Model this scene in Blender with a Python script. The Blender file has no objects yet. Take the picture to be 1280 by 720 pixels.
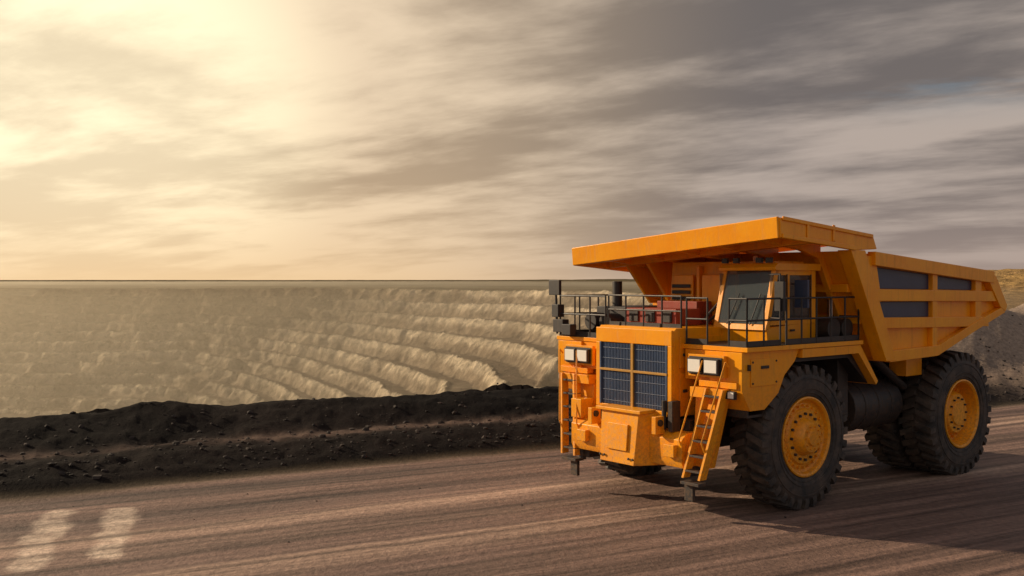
import bpy, bmesh, math, random
import numpy as np
from mathutils import Vector, Matrix
random.seed(4)
scene=bpy.context.scene
R=math.radians
# ------------------------------------------------------------ helpers
def new_mat(name):
    m=bpy.data.materials.new(name); m.use_nodes=True
    nt=m.node_tree; nt.nodes.clear()
    out=nt.nodes.new('ShaderNodeOutputMaterial')
    b=nt.nodes.new('ShaderNodeBsdfPrincipled')
    nt.links.new(b.outputs[0],out.inputs[0])
    return m,nt,b,out
def N(nt,t,**kw):
    n=nt.nodes.new(t)
    for k,v in kw.items():
        if k in n.inputs.keys(): n.inputs[k].default_value=v
        else: setattr(n,k,v)
    return n
def L(nt,a,b): nt.links.new(a,b)
def math_n(nt,op,a,b=None,c=None,clamp=False):
    n=nt.nodes.new('ShaderNodeMath'); n.operation=op; n.use_clamp=clamp
    for i,v in enumerate((a,b,c)):
        if v is None: continue
        if isinstance(v,(int,float)): n.inputs[i].default_value=v
        else: nt.links.new(v,n.inputs[i])
    return n.outputs[0]
def mixc(nt,f,a,b,mode='MIX'):
    n=nt.nodes.new('ShaderNodeMix'); n.data_type='RGBA'; n.blend_type=mode
    for i,v in ((0,f),(6,a),(7,b)):
        if isinstance(v,(int,float)): n.inputs[i].default_value=v
        elif isinstance(v,tuple): n.inputs[i].default_value=v if len(v)==4 else (*v,1)
        else: nt.links.new(v,n.inputs[i])
    return n.outputs[2]
def maprange(nt,v,a,b,c=0,d=1,smooth=False):
    n=nt.nodes.new('ShaderNodeMapRange'); n.clamp=True
    if smooth: n.interpolation_type='SMOOTHSTEP'
    nt.links.new(v,n.inputs[0])
    for i,x in enumerate((a,b,c,d)): n.inputs[i+1].default_value=x
    return n.outputs[0]

# ------------------------------------------------------------ numpy noise
def _h(ix,iy,seed):
    h=(ix.astype(np.int64)*374761393+iy.astype(np.int64)*668265263+seed*1442695041)&0xffffffff
    h=((h^(h>>13))*1274126177)&0xffffffff
    h=h^(h>>16)
    return (h&0xffffff)/float(0xffffff)
def vn(x,y,seed=0):
    ix=np.floor(x); iy=np.floor(y); fx=x-ix; fy=y-iy
    fx=fx*fx*(3-2*fx); fy=fy*fy*(3-2*fy)
    a=_h(ix,iy,seed); b=_h(ix+1,iy,seed); c=_h(ix,iy+1,seed); d=_h(ix+1,iy+1,seed)
    return (a*(1-fx)+b*fx)*(1-fy)+(c*(1-fx)+d*fx)*fy
def fbm(x,y,seed=0,o=4):
    s=0;a=.5;t=0
    for i in range(o):
        s=s+a*vn(x*2**i+17.3*i,y*2**i-9.1*i,seed+i); t+=a; a*=.5
    return s/t*2-1
def ss(x,a,b):
    t=np.clip((x-a)/(b-a),0,1); return t*t*(3-2*t)

# ------------------------------------------------------------ terrain
RD=np.array((.882,.471)); RN=np.array((-.471,.882))
TD=52.0
def pitq(X,Z):
    u=X+170.; v=Z-305.
    A=np.where(u>0,232.,430.); B=np.where(v>0,240.,215.); p=np.where(u>0,2.0,2.6)
    return (np.abs(u/A)**p+np.abs(v/B)**p+1e-9)**(1/p)
def terrain(X,Z):
    s=(X+11.1)*RN[0]+(Z-21.6)*RN[1]
    r=(X+11.1)*RD[0]+(Z-21.6)*RD[1]
    s2=s+.4*fbm(r/5,s/9,3)
    prof=np.interp(s2,[-1,0,.7,2.0,2.9,4.1,5.4,6.9,7.7,10,13,20],[0,0,.2,.40,.40,.36,.64,.88,.78,.0,-.3,0])
    bm=ss(s2,-.2,.8)*(1-ss(s2,10,15))
    h=prof
    h=h+bm*(.11*fbm(X/2.3,Z/2.3,11,3)+.08*fbm(X/.45,Z/.45,15,3)*ss(s2,.2,1))
    def g(cx,cz,a,w,w2=None):
        return a*np.exp(-(((X-cx)/w)**2+((Z-cz)/(w2 or w))**2))
    lum=g(-10.6,29.6,.28,1.3,1.2)+g(-3.6,32.2,.12,1.6)+g(-.8,33.4,.15,1.8)
    heap=g(21.5,47,1.9,3.2)+g(27,50,2.6,4.5)+g(33,55,3.4,5)+g(17,47,1.1,3)+g(24.5,40.5,1.0,1.8,2.4)+g(40,58,3.5,6)
    heap=heap*(1+.18*fbm(X/2.6,Z/2.6,21))
    h=h+lum+heap
    road=1-ss(s2,-.5,.4)
    rut=fbm(s*.9,r*.025,31,3)
    h=h+road*(.05*rut+.012*fbm(X*1.5,Z*1.5,35,3))
    D=np.hypot(X,Z)
    h=h+ss(D,60,160)*.7*fbm(X/40,Z/40,41)
    az=X/np.maximum(Z,1)
    hill=10*np.exp(-(((X-195)/70)**2+((Z-330)/60)**2))*(1+.3*fbm(X/20,Z/20,44))
    h=h+hill
    far=ss(D,900,2500)
    h=h+far*(2+(4+10*ss(az,-.1,.35))*(fbm(X/500,Z/500,50)*.8+.35))
    # open pit: nested oval benches, open towards a deep near slope below the road berm
    q=pitq(X,Z); gx=(pitq(X+.5,Z)-q)/.5; gz=(pitq(X,Z+.5)-q)/.5
    gr=np.maximum(np.sqrt(gx*gx+gz*gz),.0015)
    d=(1-q)/gr
    leftw=1-ss(X,-170,-10)
    d=d+(9+9*leftw)*fbm(X/80,Z/80,61,3)+(2.2+3*leftw)*fbm(X/17,Z/17,65,3)+(.8+.8*leftw)*fbm(X/4,Z/4,67,2)
    nearlim=(s-9.5)*1.5
    d=np.minimum(d,nearlim)
    mask=1-ss(X-.05*Z,0,22)
    dn=np.minimum(nearlim,.36*Z+4)*mask-60*(1-mask)
    dn=np.where(Z<260,dn,dn-(Z-260)*2)
    d=np.maximum(d,dn)
    BW=16.0-5.5*leftw; BH=BW*.4
    lv=d/BW
    k=np.floor(lv); fr=lv-k
    st=k+ss(fr,.0,.42)
    inside=(d>0)
    dep=np.where(inside,np.minimum(BH*np.maximum(st,0)+.3*fr,TD),0)
    atfloor=BH*st>=TD
    crest=np.where(inside&(lv>.8)&(Z>90)&(~atfloor),np.exp(-((fr-.97)/.03)**2)*.9,0)
    h=h-dep+crest
    ris=np.where(inside&(~atfloor),(1-ss(np.abs(fr-.20),.18,.26)),0)
    h=h+np.where(inside,ris*1.2*fbm(X/3.5,Z/3.5,71,3)+.3*fbm(X/2.5,Z/2.5,75,2),0)
    return h,s,s2,r,bm,road,heap,d,lv,ris,inside,hill,fr,rut

dth=.075
front=np.arange(-31,31,dth)
side1=np.concatenate([np.arange(31,60,.4),np.arange(60,300,3),np.arange(300,329,.4)])
th=np.radians(np.concatenate([front,side1]))
rr=[.02,1,2,3,4,6,8,10,12]
while rr[-1]<45: rr.append(rr[-1]*1.0065)
while rr[-1]<140: rr.append(rr[-1]*1.009)
while rr[-1]<600: rr.append(rr[-1]+1.15)
while rr[-1]<9000: rr.append(rr[-1]*1.04)
rr=np.array(rr)
T,RR=np.meshgrid(th,rr)
X=RR*np.sin(T); Z=RR*np.cos(T)
h,s,s2,r,bm,road,heap,d,lv,ris,inside,hill,fr,rut=terrain(X,Z)
nr,nt_=X.shape
co=np.stack([X,Z,h],-1).reshape(-1,3).astype(np.float32)
idx=np.arange(nr*nt_).reshape(nr,nt_)
a=idx[:-1,:]; b=np.roll(idx,-1,axis=1)[:-1,:]; c=np.roll(idx,-1,axis=1)[1:,:]; dd=idx[1:,:]
faces=np.stack([a,dd,c,b],-1).reshape(-1,4).astype(np.int32)
me=bpy.data.meshes.new('ground')
me.vertices.add(len(co)); me.vertices.foreach_set('co',co.ravel())
me.loops.add(faces.size); me.loops.foreach_set('vertex_index',faces.ravel())
me.polygons.add(len(faces)); me.polygons.foreach_set('loop_start',np.arange(0,faces.size,4,dtype=np.int32))
me.polygons.foreach_set('loop_total',np.full(len(faces),4,dtype=np.int32))
me.update(calc_edges=True)
me.polygons.foreach_set('use_smooth',np.ones(len(faces),dtype=bool))
def C(*c): return np.array(c)
def lerp(a,b,t): return a+(b-a)*t[...,None]
n1=fbm(X/3,Z/3,101); n2=fbm(X/40,Z/40,105); n3=fbm(X/9,Z/9,109)
col=np.zeros(X.shape+(3,))+C(.15,.11,.06)
col=lerp(col,C(.085,.073,.04)+0*col,np.clip(.5+n2,0,1))
azr=ss(X/np.maximum(Z,1),.3,.42)*ss(Z,60,100)
col=lerp(col,C(.30,.19,.09)+0*col,azr*.8)
col=lerp(col,C(.44,.28,.11)+0*col,np.clip(hill/4,0,1)*np.clip(.7+n3,0,1))
roadc=C(.150,.094,.074)+0*col
roadc=lerp(roadc,C(.33,.22,.165)+0*col,np.clip(rut*1.9-.1,0,1)*.8)
roadc=lerp(roadc,C(.07,.046,.039)+0*col,np.clip(-rut*1.9-.1,0,1)*.75)
col=lerp(col,roadc,road)
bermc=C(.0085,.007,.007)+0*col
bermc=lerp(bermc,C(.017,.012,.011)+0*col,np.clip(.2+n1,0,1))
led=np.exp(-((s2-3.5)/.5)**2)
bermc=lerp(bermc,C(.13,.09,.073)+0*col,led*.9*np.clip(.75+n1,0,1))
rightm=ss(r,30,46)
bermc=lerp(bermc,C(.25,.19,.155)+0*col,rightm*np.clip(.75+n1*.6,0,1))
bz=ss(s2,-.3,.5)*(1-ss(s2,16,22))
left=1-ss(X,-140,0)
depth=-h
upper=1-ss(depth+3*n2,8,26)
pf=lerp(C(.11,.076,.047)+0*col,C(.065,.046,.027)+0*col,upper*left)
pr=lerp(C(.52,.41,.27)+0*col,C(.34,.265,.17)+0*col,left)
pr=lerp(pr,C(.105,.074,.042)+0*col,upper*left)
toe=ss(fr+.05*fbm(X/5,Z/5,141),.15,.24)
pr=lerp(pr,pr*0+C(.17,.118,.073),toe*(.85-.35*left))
patch=np.clip(fbm(X/13,Z/13,121)*1.9-.15,0,1)
pr=lerp(pr,C(.13,.09,.055)+0*col,patch*.75)
pf=lerp(pf,C(.26,.20,.13)+0*col,np.clip(fbm(X/25,Z/25,125)*1.5-.1,0,1)*.6*(1-upper*left))
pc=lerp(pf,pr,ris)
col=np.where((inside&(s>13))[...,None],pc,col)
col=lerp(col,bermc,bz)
col=lerp(col,C(.29,.225,.18)+0*col,np.clip(heap/1.2,0,1)*.85)
dust=np.zeros(X.shape)
for (x0,z0,x1,z1) in ((-9.3,20.3,-8.1,16.6),(-8.1,20.6,-7.0,17.2)):
    vx,vz=x1-x0,z1-z0; l2=vx*vx+vz*vz
    t=np.clip(((X-x0)*vx+(Z-z0)*vz)/l2,0,1)
    ds=np.hypot(X-x0-t*vx,Z-z0-t*vz)
    dust=np.maximum(dust,(1-ss(ds+.1*n1+.2*fbm(X*2,Z*2,5),.14,.38))*(.7+.3*t))
dust=dust*np.clip(.9+fbm(X*3,Z*3,8)*.8,0,1)
col=lerp(col,C(.62,.49,.38)+0*col,dust*.7)
ca=me.color_attributes.new('Col','FLOAT_COLOR','POINT')
ca.data.foreach_set('color',np.concatenate([col,road[...,None]],-1).reshape(-1).astype(np.float32))
pa=me.attributes.new('pit','FLOAT','POINT')
pa.data.foreach_set('value',ss(RR,60,130).reshape(-1).astype(np.float32))
ground=bpy.data.objects.new('ground',me); scene.collection.objects.link(ground)

m,nt,bs,out=new_mat('earth')
at=N(nt,'ShaderNodeAttribute',attribute_name='Col')
pt=N(nt,'ShaderNodeAttribute',attribute_name='pit')
tc=N(nt,'ShaderNodeTexCoord')
mp=N(nt,'ShaderNodeMapping'); mp.vector_type='POINT'
mp.inputs['Rotation'].default_value=(0,0,-math.atan2(.471,.882))
L(nt,tc.outputs['Object'],mp.inputs[0])
mp2=N(nt,'ShaderNodeMapping'); mp2.inputs['Scale'].default_value=(.06,2.2,1); L(nt,mp.outputs[0],mp2.inputs[0])
st=N(nt,'ShaderNodeTexNoise',Scale=1.0,Detail=5,Roughness=.66); L(nt,mp2.outputs[0],st.inputs['Vector'])
fine=N(nt,'ShaderNodeTexNoise',Scale=7,Detail=5,Roughness=.72); L(nt,tc.outputs['Object'],fine.inputs['Vector'])
big=N(nt,'ShaderNodeTexNoise',Scale=.25,Detail=6,Roughness=.68); L(nt,tc.outputs['Object'],big.inputs['Vector'])
sf=maprange(nt,st.outputs[0],.36,.66,.5,1.95)
ff=maprange(nt,fine.outputs[0],.3,.7,.66,1.34)
fb=maprange(nt,big.outputs[0],.32,.68,.45,1.55)
rm=math_n(nt,'MULTIPLY_ADD',math_n(nt,'SUBTRACT',sf,1.0),at.outputs['Alpha'],1.0)
pm=math_n(nt,'MULTIPLY_ADD',math_n(nt,'SUBTRACT',fb,1.0),pt.outputs['Fac'],1.0)
tot=math_n(nt,'MULTIPLY',math_n(nt,'MULTIPLY',rm,ff),pm)
vm=N(nt,'ShaderNodeVectorMath',operation='SCALE'); L(nt,at.outputs['Color'],vm.inputs[0]); L(nt,tot,vm.inputs['Scale'])
L(nt,vm.outputs[0],bs.inputs['Base Color'])
L(nt,maprange(nt,at.outputs['Alpha'],0,1,.95,.72),bs.inputs['Roughness'])
L(nt,maprange(nt,at.outputs['Alpha'],0,1,.06,.4),bs.inputs['Specular IOR Level'])
hgt=math_n(nt,'ADD',math_n(nt,'MULTIPLY',fine.outputs[0],.05),math_n(nt,'MULTIPLY',math_n(nt,'MULTIPLY',st.outputs[0],at.outputs['Alpha']),.06))
hgt=math_n(nt,'ADD',hgt,math_n(nt,'MULTIPLY',math_n(nt,'MULTIPLY',big.outputs[0],pt.outputs['Fac']),3.0))
bp=N(nt,'ShaderNodeBump',Strength=.9,Distance=1.0); L(nt,hgt,bp.inputs['Height']); L(nt,bp.outputs[0],bs.inputs['Normal'])
me.materials.append(m)

# ------------------------------------------------------------ loose stones (one object)
def base_stone():
    b=bmesh.new(); bmesh.ops.create_icosphere(b,subdivisions=1,radius=1)
    v=np.array([x.co[:] for x in b.verts]); f=np.array([[q.index for q in p.verts] for p in b.faces]); b.free(); return v,f
sv,sf_=base_stone()
rng=np.random.default_rng(3)
NS=3000
ra=rng.uniform(-14,60,NS); sa=np.where(rng.random(NS)<.95,np.abs(rng.normal(0,3.2,NS))+.3,rng.uniform(-16,0,NS))
px=-11.1+ra*RD[0]+sa*RN[0]; pz=21.6+ra*RD[1]+sa*RN[1]
ph=terrain(px,pz)[0]
siz=.010+.02*rng.random(NS)**4+np.where(sa>.5,.01+.06*rng.random(NS)**4,0)
V=[];F=[]
for i in range(NS):
    j=sv*(1+rng.normal(0,.22,(len(sv),1)))*np.array([1.3,1,.7])*siz[i]
    an=rng.random()*6.28; cc,s_=math.cos(an),math.sin(an)
    j=j@np.array([[cc,s_,0],[-s_,cc,0],[0,0,1]])
    V.append(j+np.array([px[i],pz[i],ph[i]+siz[i]*.25])); F.append(sf_+i*len(sv))
ms=bpy.data.meshes.new('gravel'); ms.from_pydata(np.concatenate(V).tolist(),[],np.concatenate(F).tolist())
go=bpy.data.objects.new('gravel',ms); scene.collection.objects.link(go)
m,nt,bs,out=new_mat('stone')
ns=N(nt,'ShaderNodeTexNoise',Scale=1.5,Detail=3); tc=N(nt,'ShaderNodeTexCoord'); L(nt,tc.outputs['Object'],ns.inputs['Vector'])
L(nt,mixc(nt,maprange(nt,ns.outputs[0],.35,.65),(.012,.009,.008),(.05,.036,.03)),bs.inputs['Base Color']); bs.inputs['Roughness'].default_value=.9
ms.materials.append(m)

# ------------------------------------------------------------ dust haze hanging in the pit (real volume)
hb=bmesh.new(); bmesh.ops.create_cube(hb,size=1)
hm=bpy.data.meshes.new('dust_haze'); hb.to_mesh(hm); hb.free()
ho=bpy.data.objects.new('dust_haze',hm); scene.collection.objects.link(ho)
ho.scale=(2600,2000,73); ho.location=(-500,75+1000,-36.5+2.8)
vmx=bpy.data.materials.new('haze'); vmx.use_nodes=True; vnt=vmx.node_tree; vnt.nodes.clear()
vo=N(vnt,'ShaderNodeOutputMaterial'); vs_=N(vnt,'ShaderNodeVolumeScatter',Density=.00105,Anisotropy=.6); vs_.inputs['Color'].default_value=(1,.85,.62,1)
L(vnt,vs_.outputs[0],vo.inputs['Volume']); hm.materials.append(vmx)

# ------------------------------------------------------------ truck materials
def paint(name,c1,c2,rough=.42,dirt=.5):
    m,nt,bs,out=new_mat(name)
    tc=N(nt,'ShaderNodeTexCoord')
    n=N(nt,'ShaderNodeTexNoise',Scale=1.3,Detail=4,Roughness=.65); L(nt,tc.outputs['Object'],n.inputs['Vector'])
    n2=N(nt,'ShaderNodeTexNoise',Scale=14,Detail=4,Roughness=.7); L(nt,tc.outputs['Object'],n2.inputs['Vector'])
    mps=N(nt,'ShaderNodeMapping'); mps.inputs['Scale'].default_value=(5,5,.5); L(nt,tc.outputs['Object'],mps.inputs[0])
    n3=N(nt,'ShaderNodeTexNoise',Scale=1.6,Detail=5,Roughness=.7); L(nt,mps.outputs[0],n3.inputs['Vector'])
    base=mixc(nt,maprange(nt,n.outputs[0],.35,.65),c1,c2)
    sep=N(nt,'ShaderNodeSeparateXYZ'); L(nt,tc.outputs['Object'],sep.inputs[0])
    low=maprange(nt,sep.outputs['Z'],.6,3.2,1.6,.15)
    g=math_n(nt,'MULTIPLY',maprange(nt,n2.outputs[0],.40,.68),low)
    g2=math_n(nt,'MULTIPLY',maprange(nt,n3.outputs[0],.52,.78),.9)
    gg=math_n(nt,'MULTIPLY',math_n(nt,'MAXIMUM',g,g2),dirt,clamp=True)
    L(nt,mixc(nt,gg,base,(.17,.09,.04)),bs.inputs['Base Color'])
    L(nt,maprange(nt,gg,0,.6,rough,.8),bs.inputs['Roughness'])
    bp=N(nt,'ShaderNodeBump',Strength=.1,Distance=.02); L(nt,n2.outputs[0],bp.inputs['Height']); L(nt,bp.outputs[0],bs.inputs['Normal'])
    return m
ORG=paint('orange_paint',(.88,.315,.003),(.94,.385,.006),.28,.4)
RED=paint('red_paint',(.25,.03,.015),(.3,.04,.02))
DRK=paint('dark_steel',(.014,.014,.016),(.028,.025,.026),.5,.4)
YEL=paint('yellow_rail',(.42,.22,.03),(.5,.25,.03))
BLU=paint('blue_grey_panel',(.022,.038,.085),(.032,.052,.105),.28,.2)
GRI=paint('grille_metal',(.035,.065,.135),(.055,.09,.17),.35,.3)
def simple(name,c,rough=.5,metal=0,**kw):
    m,nt,bs,out=new_mat(name)
    bs.inputs['Base Color'].default_value=(*c,1); bs.inputs['Roughness'].default_value=rough; bs.inputs['Metallic'].default_value=metal
    return m
GLS=simple('cab_glass',(.10,.12,.13),.06)
GLS.node_tree.nodes['Principled BSDF'].inputs['Specular IOR Level'].default_value=.9
nt=GLS.node_tree; o=[n for n in nt.nodes if n.type=='OUTPUT_MATERIAL'][0]; pb=nt.nodes['Principled BSDF']
tr=N(nt,'ShaderNodeBsdfTransparent'); tr.inputs[0].default_value=(.85,.88,.84,1)
mx=N(nt,'ShaderNodeMixShader'); mx.inputs[0].default_value=.42
L(nt,tr.outputs[0],mx.inputs[1]); L(nt,pb.outputs[0],mx.inputs[2]); L(nt,mx.outputs[0],o.inputs[0])
LMP=simple('lamp_lens',(.85,.83,.78),.15)
CHR=simple('bright_metal',(.6,.6,.6),.25,1)
m,nt,bs,out=new_mat('tyre_rubber'); RUB=m
tc=N(nt,'ShaderNodeTexCoord'); n=N(nt,'ShaderNodeTexNoise',Scale=3,Detail=6,Roughness=.7); L(nt,tc.outputs['Object'],n.inputs['Vector'])
L(nt,mixc(nt,maprange(nt,n.outputs[0],.38,.68),(.022,.02,.02),(.095,.068,.052)),bs.inputs['Base Color']); bs.inputs['Roughness'].default_value=.7
bp=N(nt,'ShaderNodeBump',Strength=.3,Distance=.03); L(nt,n.outputs[0],bp.inputs['Height']); L(nt,bp.outputs[0],bs.inputs['Normal'])

truck=bpy.data.objects.new('mining_dump_truck',None); scene.collection.objects.link(truck)
truck.location=(4.47,22.81,0.0); truck.rotation_euler=(0,0,math.atan2(-.625,-.78))

class Part:
    def __init__(s,name,bevel=.018,sm=35): s.name=name; s.bm=bmesh.new(); s.mats=[]; s.bevel=bevel; s.sm=sm
    def mi(s,m):
        if m not in s.mats: s.mats.append(m)
        return s.mats.index(m)
    def hexa(s,pts,m):
        vs=[s.bm.verts.new(p) for p in pts]; k=s.mi(m)
        fs=[(0,1,2,3),(7,6,5,4),(0,4,5,1),(1,5,6,2),(2,6,7,3),(3,7,4,0)]
        new=[]
        for f in fs:
            q=s.bm.faces.new([vs[i] for i in f]); q.material_index=k; new.append(q)
        bmesh.ops.recalc_face_normals(s.bm,faces=new)
    def box(s,a0,a1,b0,b1,h0,h1,m): s.hexa([(a0,b0,h0),(a1,b0,h0),(a1,b1,h0),(a0,b1,h0),(a0,b0,h1),(a1,b0,h1),(a1,b1,h1),(a0,b1,h1)],m)
    def prism(s,poly,b0,b1,m,shear=0,sf=None):
        k=s.mi(m); f=sf or (lambda p,b:(p[0],b,p[1]+shear*b))
        v0=[s.bm.verts.new(f(p,b0)) for p in poly]; v1=[s.bm.verts.new(f(p,b1)) for p in poly]
        new=[s.bm.faces.new(v0),s.bm.faces.new(v1[::-1])]
        n=len(poly)
        for i in range(n): new.append(s.bm.faces.new([v0[i],v0[(i+1)%n],v1[(i+1)%n],v1[i]]))
        for q in new: q.material_index=k
        bmesh.ops.recalc_face_normals(s.bm,faces=new)
    def tube(s,p0,p1,r,m,r2=None,seg=10):
        p0=Vector(p0);p1=Vector(p1); d=p1-p0
        res=bmesh.ops.create_cone(s.bm,cap_ends=True,segments=seg,radius1=r,radius2=r if r2 is None else r2,depth=d.length,matrix=Matrix.Translation((p0+p1)/2)@d.to_track_quat('Z','Y').to_matrix().to_4x4())
        k=s.mi(m)
        for f in {f for v in res['verts'] for f in v.link_faces}: f.material_index=k
    def path(s,pts,r,m,seg=8):
        for a,b in zip(pts[:-1],pts[1:]): s.tube(a,b,r,m,seg=seg)
    def lathe(s,prof,a,h,b,sg,m,seg=64,cap=True):
        k=s.mi(m); rings=[]
        for (y,rad) in prof:
            rings.append([s.bm.verts.new((a+rad*math.cos(2*math.pi*i/seg),b-sg*y,h+rad*math.sin(2*math.pi*i/seg))) for i in range(seg)])
        new=[]
        for q,w in zip(rings[:-1],rings[1:]):
            for i in range(seg):
                f=s.bm.faces.new([q[i],q[(i+1)%seg],w[(i+1)%seg],w[i]]); f.material_index=k; new.append(f)
        if cap:
            f=s.bm.faces.new(rings[-1]); f.material_index=k; new.append(f)
        bmesh.ops.recalc_face_normals(s.bm,faces=new)
    def done(s,parent=None):
        me=bpy.data.meshes.new(s.name); s.bm.to_mesh(me); s.bm.free()
        for m in s.mats: me.materials.append(m)
        me.polygons.foreach_set('use_smooth',[True]*len(me.polygons))
        me.set_sharp_from_angle(angle=R(s.sm))
        o=bpy.data.objects.new(s.name,me); scene.collection.objects.link(o); o.parent=parent or truck
        if s.bevel:
            b=o.modifiers.new('b','BEVEL'); b.width=s.bevel; b.segments=2; b.limit_method='ANGLE'; b.angle_limit=R(40); b.harden_normals=True
        return o

# ------------------------------------------------------------ wheels
def wheel(name,a,b,sg,rear=False,W=.9,RT=1.53,rim=True):
    p=Part(name,bevel=0,sm=30)
    hh=RT-.02
    pr=[(.14,.80),(.05,.86),(.015,.98),(0,1.12),(.02,1.26),(.06,1.37),(.10,1.41),(.16,1.43)]
    prof=pr+[(W-y,r_) for y,r_ in pr[::-1]]
    p.lathe(prof,a,hh,b,sg,RUB,72,cap=False)
    for rr_ in (.93,1.02,1.22):
        yy=np.interp(rr_,[.86,.98,1.12,1.26,1.37],[.05,.015,0,.02,.06])
        p.lathe([(yy+.03,rr_-.025),(yy-.014,rr_-.012),(yy-.014,rr_+.012),(yy+.03,rr_+.025)],a,hh,b,sg,RUB,72,cap=False)
    n=32; pit=2*math.pi/n
    def P(y,ang,rad): return (a+rad*math.cos(ang),b-sg*y,hh+rad*math.sin(ang))
    for i in range(n):
        for side in (0,1):
            a0=i*pit+(pit/2 if side else 0); w=pit*.30
            Y=(lambda y:y) if side==0 else (lambda y:W-y)
            sk=.10
            p.hexa([P(Y(.07),a0-w,1.38),P(Y(.07),a0+w,1.38),P(Y(.43),a0+w*.8+sk,1.42),P(Y(.43),a0-w*.8+sk,1.42),
                    P(Y(.05),a0-w*.85,RT-.03),P(Y(.05),a0+w*.85,RT-.03),P(Y(.42),a0+w*.7+sk,RT+.005),P(Y(.42),a0-w*.7+sk,RT+.005)],RUB)
            p.hexa([P(Y(.05),a0-w*.8,1.22),P(Y(.05),a0+w*.8,1.22),P(Y(.15),a0+w*.8,1.22),P(Y(.15),a0-w*.8,1.22),
                    P(Y(.015),a0-w*.85,1.36),P(Y(.015),a0+w*.85,1.36),P(Y(.045),a0+w*.85,RT-.03),P(Y(.045),a0-w*.85,RT-.03)],RUB)
    if rim:
        if not rear:
            p.lathe([(.16,.84),(.03,.84),(.02,.81),(.05,.77),(.13,.745),(.16,.70),(.15,.60),(.10,.56),(.10,.40),(.02,.37),(-.06,.34),(-.10,.30),(-.10,.18),(-.14,.16),(-.14,.05)],a,hh,b,sg,ORG,64)
            for i in range(24):
                t=2*math.pi*i/24; y0=b-sg*.16; y1=b-sg*.10
                p.tube((a+.65*math.cos(t),y0,hh+.65*math.sin(t)),(a+.65*math.cos(t),y1,hh+.65*math.sin(t)),.026,ORG,seg=6)
            for i in range(16):
                t=2*math.pi*i/16; y0=b-sg*.10; y1=b-sg*.05
                p.tube((a+.48*math.cos(t),y0,hh+.48*math.sin(t)),(a+.48*math.cos(t),y1,hh+.48*math.sin(t)),.03,DRK,seg=6)
            for i in range(10):
                t=2*math.pi*i/10; y0=b+sg*.09; y1=b+sg*.13
                p.tube((a+.24*math.cos(t),y0,hh+.24*math.sin(t)),(a+.24*math.cos(t),y1,hh+.24*math.sin(t)),.02,ORG,seg=6)
        else:
            p.lathe([(.16,.84),(.03,.84),(.02,.81),(.06,.77),(.26,.74),(.36,.70),(.40,.60),(.38,.56),(.20,.50),(.16,.46),(.16,.30),(.12,.28),(.12,.05)],a,hh,b,sg,ORG,64)
            for i in range(24):
                t=2*math.pi*i/24; y0=b-sg*.40; y1=b-sg*.32
                p.tube((a+.63*math.cos(t),y0,hh+.63*math.sin(t)),(a+.63*math.cos(t),y1,hh+.63*math.sin(t)),.03,ORG,seg=6)
            for i in range(12):
                t=2*math.pi*i/12; y0=b-sg*.16; y1=b-sg*.11
                p.tube((a+.38*math.cos(t),y0,hh+.38*math.sin(t)),(a+.38*math.cos(t),y1,hh+.38*math.sin(t)),.024,DRK,seg=6)
    return p.done()
AR=-6.05
wheel('front_wheel_left',0,2.72,1); wheel('front_wheel_right',0,-2.72,-1)
wheel('rear_wheel_left_outer',AR,2.95,1,True); wheel('rear_wheel_left_inner',AR,1.95,1,True,rim=False)
wheel('rear_wheel_right_outer',AR,-2.95,-1,True); wheel('rear_wheel_right_inner',AR,-1.95,-1,True,rim=False)

# ------------------------------------------------------------ chassis
p=Part('chassis')
for sg in (-1,1):
    p.box(-7.3,1.9,sg*.62,sg*1.0,1.35,2.05,DRK)
    p.tube((0,sg*1.25,1.2),(0.1,sg*1.35,2.9),.2,DRK,seg=20)
    p.tube((0,sg*1.25,2.0),(0.1,sg*1.35,3.1),.27,ORG,seg=20)
    p.tube((-5.3,sg*.8,1.6),(-3.9,sg*.8,3.1),.17,DRK,seg=16)
    p.tube((-4.6,sg*.8,2.3),(-3.9,sg*.8,3.1),.11,CHR,seg=16)
    p.tube((-6.9,sg*.9,1.7),(-7.1,sg*.9,2.9),.15,DRK,seg=16)
p.tube((0,-2.0,1.5),(0,2.0,1.5),.24,DRK,seg=20)
p.tube((AR,-2.0,1.51),(AR,2.0,1.51),.55,DRK,seg=28)
p.tube((-4.35,1.75,1.85),(-2.35,1.75,1.85),.58,DRK,seg=32)
for a_ in (-3.9,-3.35,-2.8): p.tube((a_-.04,1.75,1.85),(a_+.04,1.75,1.85),.6,DRK,seg=32)
p.box(-4.2,-2.5,1.0,1.5,2.2,2.7,DRK)
p.tube((-4.5,-1.7,1.8),(-2.2,-1.7,1.8),.6,ORG,seg=28)
p.box(-1.5,1.9,-.6,.6,1.05,2.7,DRK)
p.box(-2.1,-1.7,-2.3,2.3,1.7,3.3,DRK)
p.box(-6.5,-5.6,-1.0,1.0,2.0,2.9,DRK)
p.tube((-4.6,2.2,2.2),(-3.2,2.2,3.0),.1,DRK,seg=16)
p.box(-4.9,-4.2,2.05,2.5,2.5,2.98,ORG)
p.box(-7.6,-7.2,-1.2,1.2,1.4,2.4,ORG)
p.done()

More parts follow.
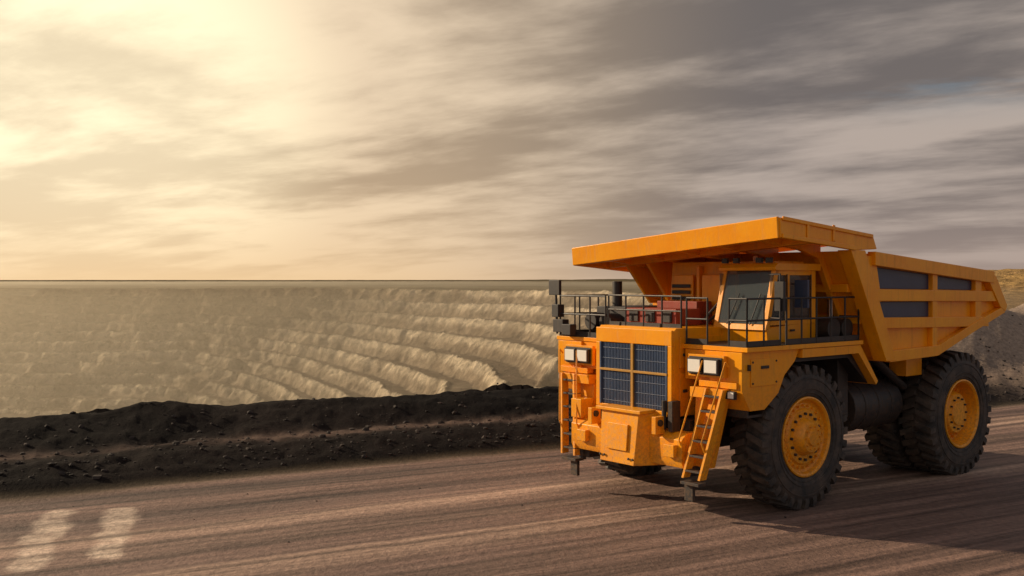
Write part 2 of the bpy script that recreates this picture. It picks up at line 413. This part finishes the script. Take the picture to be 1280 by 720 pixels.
# ------------------------------------------------------------ hood + grille
p=Part('engine_hood',.03)
p.prism([(.2,1.95),(2.36,1.95),(2.36,3.72),(2.28,3.78),(.2,3.78)],-1.12,1.12,ORG)
p.box(2.361,2.43,-1.12,1.12,3.42,3.74,ORG)
p.box(2.361,2.43,-1.12,-1.0,2.0,3.42,ORG); p.box(2.361,2.43,1.0,1.12,2.0,3.42,ORG)
p.box(2.361,2.43,-1.0,1.0,1.95,2.06,ORG)
for sg in (-1,1):
    p.box(.3,2.2,sg*1.121,sg*1.145,2.15,2.85,ORG); p.box(.3,2.2,sg*1.121,sg*1.145,2.95,3.6,ORG)
    p.box(2.0,2.12,sg*1.146,sg*1.18,3.2,3.26,DRK); p.box(2.0,2.12,sg*1.146,sg*1.18,2.45,2.51,DRK)
p.tube((2.2,-.6,3.78),(2.2,-.6,3.86),.03,DRK); p.tube((2.2,.6,3.78),(2.2,.6,3.86),.03,DRK)
p.done()
p=Part('radiator_grille',.006)
p.box(2.362,2.375,-1.0,1.0,2.06,3.42,BLU)
for i in range(44):
    b=-.98+i*1.96/43
    p.box(2.38,2.405,b-.014,b+.014,2.07,3.41,GRI)
for i in range(6):
    h_=2.15+i*.23
    p.box(2.392,2.415,-.99,.99,h_-.007,h_+.007,GRI)
p.box(2.40,2.45,-.035,.035,2.06,3.42,YEL)
p.box(2.40,2.447,-1.0,1.0,2.80,2.85,YEL)
p.box(2.40,2.442,-1.0,-.95,2.06,3.42,GRI); p.box(2.40,2.442,.95,1.0,2.06,3.42,GRI)
p.done()

# ------------------------------------------------------------ bumper
p=Part('front_bumper',.03)
p.prism([(1.9,1.0),(2.55,.98),(2.6,1.1),(2.6,1.55),(2.45,1.68),(1.9,1.68)],-1.75,1.55,ORG)
p.hexa([(2.3,-.8,.92),(2.9,-.5,.92),(2.9,.5,.92),(2.3,.8,.92),(2.3,-.8,2.0),(2.8,-.55,2.0),(2.8,.55,2.0),(2.3,.8,2.0)],ORG)
p.box(2.2,2.88,-.66,.66,2.0,2.07,ORG)
p.hexa([(2.88,-.3,1.2),(2.92,-.3,1.2),(2.92,.3,1.2),(2.88,.3,1.2),(2.82,-.3,1.75),(2.87,-.3,1.75),(2.87,.3,1.75),(2.82,.3,1.75)],ORG)
for sg in (-1,1):
    p.box(2.5,2.78,sg*.95-.06,sg*.95+.06,1.62,1.98,ORG)
    p.tube((2.66,sg*.95-.1,1.85),(2.66,sg*.95+.1,1.85),.07,DRK,seg=12)
    p.box(2.6,2.72,sg*1.3-.14,sg*1.3+.14,1.2,1.45,ORG)
    p.box(2.0,2.4,sg*1.45-.08,sg*1.45+.08,.78,1.0,DRK)
    for bb in (.6,.45):
        p.tube((2.9,sg*bb*.8,1.05),(2.93,sg*bb*.8,1.05),.03,DRK,seg=8)
p.box(2.2,2.58,-1.78,-1.45,1.68,2.1,ORG)
p.tube((2.4,-1.6,1.0),(2.4,-1.6,.72),.09,DRK)
p.box(2.3,2.55,1.13,1.25,1.68,2.3,DRK)
p.tube((2.5,.98,2.3),(2.5,.98,1.7),.05,DRK)
p.box(1.7,2.2,-1.4,1.4,1.1,1.9,DRK)
p.done()

# ------------------------------------------------------------ ladders
p=Part('access_ladder',.008)
def ladder(sg):
    P0=(2.55,sg*1.58,.82);P1=(2.26,sg*1.92,2.62); W=.42
    for o in (0,W):
        q0=Vector(P0)+Vector((0,sg*o,0)); q1=Vector(P1)+Vector((0,sg*o,0))
        d=Vector((.10,0,0)); e=Vector((0,sg*.06,0))
        p.hexa([q0-d,q0+d,q0+d+e,q0-d+e,q1-d,q1+d,q1+d+e,q1-d+e],ORG)
    for i in range(6):
        t=(i+.5)/6; c=Vector(P0).lerp(Vector(P1),t)
        b0=c.y; b1=c.y+sg*W
        p.box(c.x-.1,c.x+.1,min(b0,b1)+.04,max(b0,b1),c.z-.02,c.z+.02,DRK)
    for o in (-.06,W+.1):
        q0=Vector(P0)+Vector((.10,sg*o,.75)); q1=Vector(P1)+Vector((.08,sg*o,.55))
        p.path([q0-Vector((.1,0,.2)),q0,q1,q1-Vector((.1,0,.1))],.018,ORG)
    y0=min(P0[1],P0[1]+sg*W)
    p.box(2.42,2.68,y0,y0+W+.05,.70,.76,DRK)
    p.box(2.5,2.58,sg*1.7-.1,sg*1.7+.12,.36,.70,DRK)
    p.hexa([(2.05,sg*1.5,1.0),(2.2,sg*1.5,1.0),(2.2,sg*1.95,1.0),(2.05,sg*1.95,1.0),(2.0,sg*1.5,2.5),(2.12,sg*1.5,2.5),(2.12,sg*2.3,2.5),(2.0,sg*2.3,2.5)],ORG)
ladder(1); ladder(-1)
p.done()

# ------------------------------------------------------------ fenders / headlamp pods
p=Part('fenders',.022)
for sg in (-1,1):
    def B(a0,a1,b0,b1,h0,h1,m): p.box(a0,a1,min(sg*b0,sg*b1),max(sg*b0,sg*b1),h0,h1,m)
    prof=[(1.0,2.5),(1.45,2.2),(1.9,2.2),(2.16,2.6),(2.16,3.36),(.3,3.36),(.45,3.12),(.8,2.85)]
    p.prism(prof,sg*1.9,sg*2.7,ORG)
    prof2=[(1.2,2.7),(2.1,2.75),(2.1,3.36),(1.2,3.36)]
    p.prism(prof2,sg*1.2,sg*1.895,ORG)
    B(2.17,2.26,1.42,2.34,2.84,3.28,ORG)
    B(2.265,2.285,1.46,2.30,2.88,3.24,DRK)
    for c in (1.66,2.08):
        B(2.29,2.36,c-.18,c+.18,2.91,3.21,DRK)
        B(2.361,2.372,c-.155,c+.155,2.935,3.185,LMP)
    B(1.9,2.3,1.5,2.35,2.42,2.62,ORG); B(2.02,2.2,1.65,2.6,2.64,2.76,ORG)
    for c in (2.05,2.3,2.5):
        B(2.17,2.25,c-.09,c+.09,2.44,2.60,DRK); B(2.251,2.26,c-.07,c+.07,2.46,2.58,LMP)
    B(1.05,1.9,2.702,2.72,2.68,3.22,ORG)
    for q in (1.1,1.85):
        for zz in (2.74,3.16): p.tube((q,sg*2.70,zz),(q,sg*2.735,zz),.022,DRK,seg=8)
    B(1.35,1.6,2.722,2.74,3.02,3.08,DRK)
    B(1.95,2.0,2.702,2.76,3.0,3.12,DRK)
    B(1.3,1.9,2.1,2.62,2.05,2.10,DRK); B(1.85,1.9,2.1,2.62,2.1,2.3,DRK)
    p.prism([(.3,3.18),(-1.75,3.18),(-2.45,2.45),(-2.52,2.53),(-1.82,3.36),(.3,3.36)],sg*1.5,sg*2.78,ORG)
    p.prism([(.3,3.17),(-1.74,3.17),(-2.40,2.47),(-2.2,2.6),(-1.6,3.08),(.3,3.08)],sg*1.5,sg*2.6,DRK)
p.done()

# ------------------------------------------------------------ deck
p=Part('deck',.01)
p.box(-1.9,2.12,1.13,2.8,3.37,3.46,ORG); p.box(-1.9,2.12,-2.8,-1.13,3.37,3.46,ORG); p.box(-1.9,.19,-1.12,1.12,3.37,3.46,ORG)
p.box(-1.85,2.08,1.15,2.76,3.462,3.475,DRK); p.box(-1.85,2.08,-2.76,-1.15,3.462,3.475,DRK)
p.done()

# ------------------------------------------------------------ rails
p=Part('handrails',0)
def rail(pts,h0=3.46,H=.95,n=None,m=YEL):
    for (x0,y0),(x1,y1) in zip(pts[:-1],pts[1:]):
        ln=math.hypot(x1-x0,y1-y0); k=max(1,round(ln/.55))
        for i in range(k+1):
            t=i/k; x=x0+(x1-x0)*t; y=y0+(y1-y0)*t
            p.tube((x,y,h0),(x,y,h0+H),.02,m,seg=8)
        for hh in (H,H*.55):
            p.tube((x0,y0,h0+hh),(x1,y1,h0+hh),.02,m,seg=8)
        p.box(min(x0,x1)-.008,max(x0,x1)+.008,min(y0,y1)-.008,max(y0,y1)+.008,h0,h0+.12,m)
rail([(.2,-2.74),(2.06,-2.74),(2.06,-1.2)],m=DRK)
rail([(2.06,-1.1),(2.06,1.05)],h0=3.74,H=.7,m=DRK)
rail([(2.06,1.2),(2.06,1.75)],m=DRK); rail([(2.06,2.3),(2.06,2.74),(1.0,2.74)],m=DRK)
rail([(.8,2.74),(-1.8,2.74)],m=DRK)
rail([(-1.8,2.74),(-1.8,2.0)],m=DRK)
p.done()

# ------------------------------------------------------------ deck equipment
p=Part('deck_equipment',.02)
p.box(.75,1.55,-1.05,.45,3.79,4.15,RED)
p.box(.2,.7,-.9,.3,3.79,4.3,RED)
for b in (-.8,-.3,.2): p.box(1.551,1.58,b-.14,b+.14,3.85,4.1,DRK)
p.box(-.6,1.1,-2.5,-1.5,3.475,4.15,DRK)
for b in (-2.3,-1.8):
    p.tube((1.1,b,3.8),(1.5,b,3.8),.2,DRK,seg=20)
p.tube((.6,-2.3,4.15),(.6,-2.3,4.75),.12,DRK,seg=14)
p.box(1.95,2.15,-2.95,-2.72,3.9,4.2,DRK); p.box(2.0,2.2,-2.85,-2.5,3.55,3.85,DRK)
p.tube((2.06,-2.85,3.5),(2.06,-2.9,4.5),.03,DRK)
p.box(2.02,2.10,-3.12,-2.74,4.42,4.78,DRK)
p.box(2.08,2.28,-2.45,-2.15,3.5,3.75,DRK)
for h_ in (3.72,):
    p.tube((-1.1,1.7,h_),(-1.1,2.6,h_),.24,DRK,seg=20); p.tube((-1.6,1.7,h_),(-1.6,2.6,h_),.22,DRK,seg=20)
p.box(-1.75,-.95,1.3,1.65,3.475,4.4,DRK)
p.tube((-1.4,2.3,3.7),(-1.4,2.3,4.35),.06,CHR,seg=12)
p.tube((-1.0,1.5,4.0),(-1.0,1.5,5.0),.07,DRK,seg=12)
for i in range(6): p.box(.1,.14,-.95+.0,-.4,3.9+i*.14,3.98+i*.14,DRK)
p.path([(.7,.5,3.9),(.4,.7,4.3),(.1,.72,4.9)],.035,DRK)
p.path([(.7,.6,3.85),(.5,.82,4.1),(.1,.85,4.6)],.03,DRK)
p.done()

# ------------------------------------------------------------ cab
p=Part('cab',.02)
b0,b1=.92,2.3
p.prism([(-.85,3.475),(.82,3.475),(.86,3.78),(-.85,3.9)],b0,b1,ORG)
p.box(-.85,-.78,b0,b1,3.9,5.0,ORG)
p.prism([(-.95,4.98),(.62,4.98),(.66,5.04),(.55,5.13),(-.95,5.13)],b0-.05,b1+.06,ORG)
p.box(-.7,.3,b0+.2,b1-.2,5.131,5.18,ORG)
def post(q0,q1,w=.045,m=ORG,wb=None):
    wb=wb or w
    x0,y0,z0=q0;x1,y1,z1=q1
    p.hexa([(x0-w,y0-wb,z0),(x0+w,y0-wb,z0),(x0+w,y0+wb,z0),(x0-w,y0+wb,z0),(x1-w,y1-wb,z1),(x1+w,y1-wb,z1),(x1+w,y1+wb,z1),(x1-w,y1+wb,z1)],m)
post((.82,b1-.05,3.77),(.50,b1-.05,5.0),.055); post((.82,b0+.05,3.77),(.50,b0+.05,5.0),.055)
post((.12,b1-.03,3.8),(.12,b1-.03,5.0),.05,wb=.03); post((-.75,b1-.05,3.85),(-.75,b1-.05,5.0),.07)
post((.12,b0+.03,3.8),(.12,b0+.03,5.0),.05,wb=.03)
p.box(-.78,.78,b1-.07,b1+.005,3.84,3.93,ORG)
p.box(-.78,.55,b1-.07,b1+.005,4.88,4.985,ORG)
p.box(.17,.2,b1+.001,b1+.02,3.5,4.9,DRK); p.box(-.68,-.65,b1+.001,b1+.02,3.5,4.9,DRK)
p.box(-.05,.08,b1+.006,b1+.05,3.7,3.74,DRK)
p.hexa([(.80,b0,3.74),(.9,b0,3.74),(.9,b1,3.74),(.80,b1,3.74),(.78,b0,3.86),(.86,b0,3.86),(.86,b1,3.86),(.78,b1,3.86)],ORG)
p.box(-.5,-.1,1.35,1.85,3.9,4.05,DRK); p.box(-.55,-.4,1.35,1.85,4.05,4.65,DRK)
p.box(.35,.6,1.1,2.1,3.8,4.12,DRK)
p.tube((.2,1.6,4.25),(.26,1.6,4.27),.19,DRK,seg=20)
p.tube((.9,1.3,3.84),(.72,1.5,4.5),.013,DRK); p.tube((.9,1.9,3.84),(.72,2.05,4.5),.013,DRK)
p.path([(.75,b1,4.9),(.95,b1+.4,4.9),(.95,b1+.4,4.0),(.75,b1,4.0)],.018,DRK)
p.box(.90,.98,b1+.28,b1+.5,4.15,4.75,DRK)
p.box(-.02,.05,b1+.1,b1+.42,4.2,4.78,BLU); p.path([(0.02,b1,4.7),(0.02,b1+.2,4.7)],.02,DRK)
p.tube((-.2,1.2,5.18),(-.2,1.2,5.32),.06,simple('amber_beacon',(.8,.25,.02),.2),seg=14)
for b in (1.05,1.35,1.95,2.2): p.box(.60,.68,b-.07,b+.07,5.14,5.25,DRK)
p.done()
p=Part('cab_windows',0)
p.hexa([(.83,b0+.1,3.86),(.84,b0+.1,3.86),(.84,b1-.1,3.86),(.83,b1-.1,3.86),(.52,b0+.1,5.0),(.53,b0+.1,5.0),(.53,b1-.1,5.0),(.52,b1-.1,5.0)],GLS)
for bb in (b1-.03,b0+.03):
    p.box(.16,.70,bb-.005,bb+.005,3.92,4.92,GLS); p.box(-.68,.08,bb-.005,bb+.005,3.92,4.92,GLS)
p.done()

# ------------------------------------------------------------ dump body
p=Part('dump_body',.025)
side=[(-1.15,5.25),(-1.95,5.36),(-7.35,4.96),(-8.05,4.12),(-8.0,3.98),(-6.4,3.56),(-4.7,3.06),(-2.7,3.0),(-2.45,3.15)]
for sg in (-1,1):
    p.prism(side,sg*2.78,sg*2.86,ORG)
    def RB(a0,h0,a1,h1,w,t0=2.861,t1=3.0,m=ORG):
        p.prism([(a0,h0),(a1,h1),(a1,h1-w),(a0,h0-w)],sg*t0,sg*t1,m)
    RB(-1.95,5.40,-7.38,5.0,.30,t1=3.06)
    RB(-2.05,4.58,-7.6,4.50,.26)
    RB(-2.4,3.95,-7.2,3.86,.24)
    p.prism([(-2.62,3.2),(-4.72,3.24),(-6.42,3.72),(-8.0,4.12),(-8.03,3.95),(-6.4,3.5),(-4.7,3.0),(-2.62,2.95)],sg*2.861,sg*3.02,ORG)
    for (a0,a1,hb,ht) in ((-4.5,-4.72,3.2,5.15),(-6.55,-6.85,3.75,5.0)):
        p.prism([(a0,ht),(a1,ht-.02),(a1,hb),(a0,hb)],sg*2.861,sg*2.985,ORG)
    p.prism([(-7.3,5.0),(-7.55,4.85),(-8.12,4.14),(-8.05,3.98),(-7.75,4.1),(-7.2,4.7)],sg*2.861,sg*3.03,ORG)
    p.prism([(-1.05,5.42),(-1.6,5.42),(-2.85,2.98),(-2.45,2.98)],sg*2.70,sg*3.03,ORG)
    p.prism([(-1.6,5.3),(-2.1,5.3),(-2.35,4.3),(-2.1,4.3)],sg*2.861,sg*2.97,ORG)
    for poly in ([(-2.2,5.07),(-4.49,4.91),(-4.49,4.56),(-2.2,4.59)],[(-4.73,4.89),(-6.54,4.76),(-6.54,4.53),(-4.73,4.56)],[(-2.25,4.30),(-4.49,4.28),(-4.49,3.92),(-2.35,3.94)]):
        p.prism(poly,sg*2.8615,sg*2.885,BLU)  # flat panels for the openings; their dark blue reflection is put into the colour
p.prism([(-2.55,3.1),(-4.7,3.12),(-6.4,3.62),(-8.05,4.05),(-8.0,3.9),(-6.4,3.45),(-4.7,2.95),(-2.7,2.95)],-2.78,2.78,ORG)
p.prism([(-1.1,5.4),(-1.22,5.4),(-2.67,3.05),(-2.52,3.05)],-2.78,2.78,ORG)
for b in (-2.2,-1.1,0,1.1,2.2):
    p.prism([(-.92,5.4),(-1.11,5.4),(-2.52,3.1),(-2.3,3.1)],b-.07,b+.07,ORG)
for hh,aa in ((4.6,-1.57),(3.9,-2.0)):
    p.box(aa-.1,aa+.13,-2.69,2.69,hh-.09,hh+.09,ORG)
for b in (-1.5,-.7,.7,1.5):
    p.prism([(-2.9,2.95),(-4.7,2.95),(-6.4,3.44),(-7.2,3.7),(-7.0,3.4),(-6.2,3.0),(-4.6,2.75),(-3.0,2.75)],b-.08,b+.08,DRK)
p.done()

p=Part('canopy',.025)
sh=.078
def cs(poly,b0,b1,m=ORG): p.prism(poly,b0,b1,m,shear=sh)
cs([(1.40,5.70),(-1.05,5.53),(-2.0,5.48),(-2.0,5.40),(-1.05,5.44),(1.40,5.60)],-2.95,2.95)
cs([(1.47,5.79),(1.40,5.80),(1.36,5.38),(1.43,5.37)],-3.0,3.0)
cs([(1.355,5.46),(1.1,5.46),(1.1,5.38),(1.36,5.38)],-2.95,2.95)
for sg in (-1,1):
    o0,o1=(2.951,3.03) if sg>0 else (-3.03,-2.951)
    cs([(1.41,5.78),(-1.9,5.50),(-2.05,5.22),(-1.2,5.18),(1.38,5.38)],o0,o1)
    cs([(1.35,5.46),(-1.2,5.27),(-1.2,5.17),(1.35,5.37)],*( (3.031,3.07) if sg>0 else (-3.07,-3.031)))
    cs([(1.35,5.80),(-1.85,5.53),(-1.85,5.45),(1.35,5.72)],*( (3.031,3.07) if sg>0 else (-3.07,-3.031)))
    for aa in (.5,-.4):
        cs([(aa+.04,5.69),(aa-.04,5.68),(aa-.04,5.34),(aa+.04,5.35)],*( (3.032,3.06) if sg>0 else (-3.06,-3.032)))
for b in (-2.2,-1.1,0,1.1,2.2):
    cs([(1.09,5.58),(-1.1,5.42),(-1.1,5.05),(-.4,5.25),(1.09,5.42)],b-.06,b+.06)
cs([(.3,5.50),(.15,5.49),(.15,5.30),(.3,5.31)],-2.9,2.9)
p.done()
p=Part('body_support_cabinet',.02)
p.prism([(.05,3.475),(-.9,3.475),(-.9,5.15),(-.1,5.2)],-1.15,.75,ORG)
p.box(-.08,.08,-.25,-.17,3.6,5.1,ORG)
p.box(.03,.09,-1.0,-.35,3.7,4.9,ORG); p.box(.03,.09,-.08,.62,3.7,4.9,ORG)
p.prism([(.3,5.3),(-.9,5.3),(-.9,4.2),(-.6,4.2)],-1.75,-1.65,ORG)
p.prism([(.3,5.2),(-.9,5.2),(-.9,4.2),(-.6,4.2)],-2.4,-2.3,ORG)
p.box(-1.0,-.85,-2.5,-1.15,3.5,5.1,ORG)
p.done()

# ------------------------------------------------------------ world sky
SUN_AZ=math.radians(-67); SUN_EL=R(22)
w=bpy.data.worlds.new('World'); scene.world=w; w.use_nodes=True
w.cycles.sampling_method='MANUAL'; w.cycles.sample_map_resolution=256
nt=w.node_tree; nt.nodes.clear()
out=N(nt,'ShaderNodeOutputWorld')
tc=N(nt,'ShaderNodeTexCoord')
sep=N(nt,'ShaderNodeSeparateXYZ'); L(nt,tc.outputs['Generated'],sep.inputs[0])
x,y,z=sep.outputs
sky=N(nt,'ShaderNodeTexSky'); sky.sky_type='NISHITA'; sky.sun_disc=False; sky.sun_elevation=SUN_EL; sky.sun_rotation=SUN_AZ; sky.dust_density=2
bg1=N(nt,'ShaderNodeBackground',Strength=.08); L(nt,sky.outputs[0],bg1.inputs[0])
zc=math_n(nt,'MAXIMUM',z,0.0)
den=math_n(nt,'ADD',zc,.12)
u=math_n(nt,'DIVIDE',x,den); v=math_n(nt,'DIVIDE',y,den)
cv=N(nt,'ShaderNodeCombineXYZ'); L(nt,u,cv.inputs[0]); L(nt,v,cv.inputs[1])
def cloud(rot,scale,loc,sc,det,rough,dist):
    m=N(nt,'ShaderNodeMapping'); m.inputs['Rotation'].default_value=(0,0,R(rot)); m.inputs['Location'].default_value=loc
    m2=N(nt,'ShaderNodeMapping'); m2.inputs['Scale'].default_value=scale
    L(nt,cv.outputs[0],m.inputs[0]); L(nt,m.outputs[0],m2.inputs[0])
    n=N(nt,'ShaderNodeTexNoise',Scale=sc,Detail=det,Roughness=rough,Distortion=dist); L(nt,m2.outputs[0],n.inputs['Vector']); return n.outputs[0]
c1=cloud(48,(.7,1,1),(2.6,1.0,0),.62,7,.52,.15)
c2=cloud(30,(.55,1,1),(4,2,0),1.9,7,.6,.2)
c3=cloud(20,(.6,1,1),(9,1,0),1.0,7,.6,.3)
n=math_n(nt,'ADD',math_n(nt,'MULTIPLY',c1,.70),math_n(nt,'MULTIPLY',c2,.30))
n=maprange(nt,n,.43,.58,0,1,True)
def dotv(vec):
    d_=N(nt,'ShaderNodeVectorMath',operation='DOT_PRODUCT'); L(nt,tc.outputs['Generated'],d_.inputs[0]); d_.inputs[1].default_value=vec; return d_.outputs['Value']
G=Vector((math.sin(R(-24))*math.cos(R(9)),math.cos(R(-24))*math.cos(R(9)),math.sin(R(9))))
dg=dotv(G)
gl=maprange(nt,dg,.78,1.0,0,1,True)
gl2=maprange(nt,dg,.962,1.0,0,1,True)
back=maprange(nt,y,.5,-.6,0,1,True)
light=mixc(nt,gl,(.47,.395,.345),(.90,.71,.49))
dark=mixc(nt,gl,(.155,.137,.132),(.44,.33,.225))
light=mixc(nt,back,light,(.50,.45,.40)); dark=mixc(nt,back,dark,(.25,.23,.22))
cc=mixc(nt,n,dark,light)
gw=math_n(nt,'MULTIPLY',gl2,maprange(nt,n,0,1,.5,1.0))
cc=mixc(nt,gw,cc,(1.3,1.12,.76))
hz_=math_n(nt,'POWER',2.718,math_n(nt,'MULTIPLY',zc,-16.0))
hc=mixc(nt,gl,(.42,.32,.27),(.92,.63,.34))
cc=mixc(nt,math_n(nt,'MULTIPLY',hz_,.9),cc,hc)
bg2=N(nt,'ShaderNodeBackground',Strength=1.0); L(nt,cc,bg2.inputs[0])
gap=math_n(nt,'MULTIPLY',maprange(nt,c3,.44,.54,0,1,True),maprange(nt,x,.27,.40,0,1,True))
gap=math_n(nt,'MULTIPLY',gap,maprange(nt,z,.13,.22,0,.85,True))
ms_=N(nt,'ShaderNodeMixShader'); L(nt,gap,ms_.inputs[0]); L(nt,bg2.outputs[0],ms_.inputs[1]); L(nt,bg1.outputs[0],ms_.inputs[2])
L(nt,ms_.outputs[0],out.inputs[0])

# ------------------------------------------------------------ sun
sd=bpy.data.lights.new('sun','SUN'); sd.energy=5.0; sd.angle=R(.6); sd.color=(1,.79,.54)
so=bpy.data.objects.new('sun',sd); scene.collection.objects.link(so)
tosun=Vector((math.sin(SUN_AZ)*math.cos(SUN_EL),math.cos(SUN_AZ)*math.cos(SUN_EL),math.sin(SUN_EL)))
so.rotation_euler=tosun.to_track_quat('Z','Y').to_euler()

# ------------------------------------------------------------ camera
cd=bpy.data.cameras.new('camera'); cd.lens=35; cd.sensor_width=36; cd.clip_end=20000; cd.clip_start=.1
cam=bpy.data.objects.new('camera',cd); scene.collection.objects.link(cam)
cam.location=(0,0,4.78); cam.rotation_euler=(R(90-.46),0,0)
scene.camera=cam
scene.view_settings.view_transform='Standard'; scene.view_settings.look='None'; scene.view_settings.exposure=0
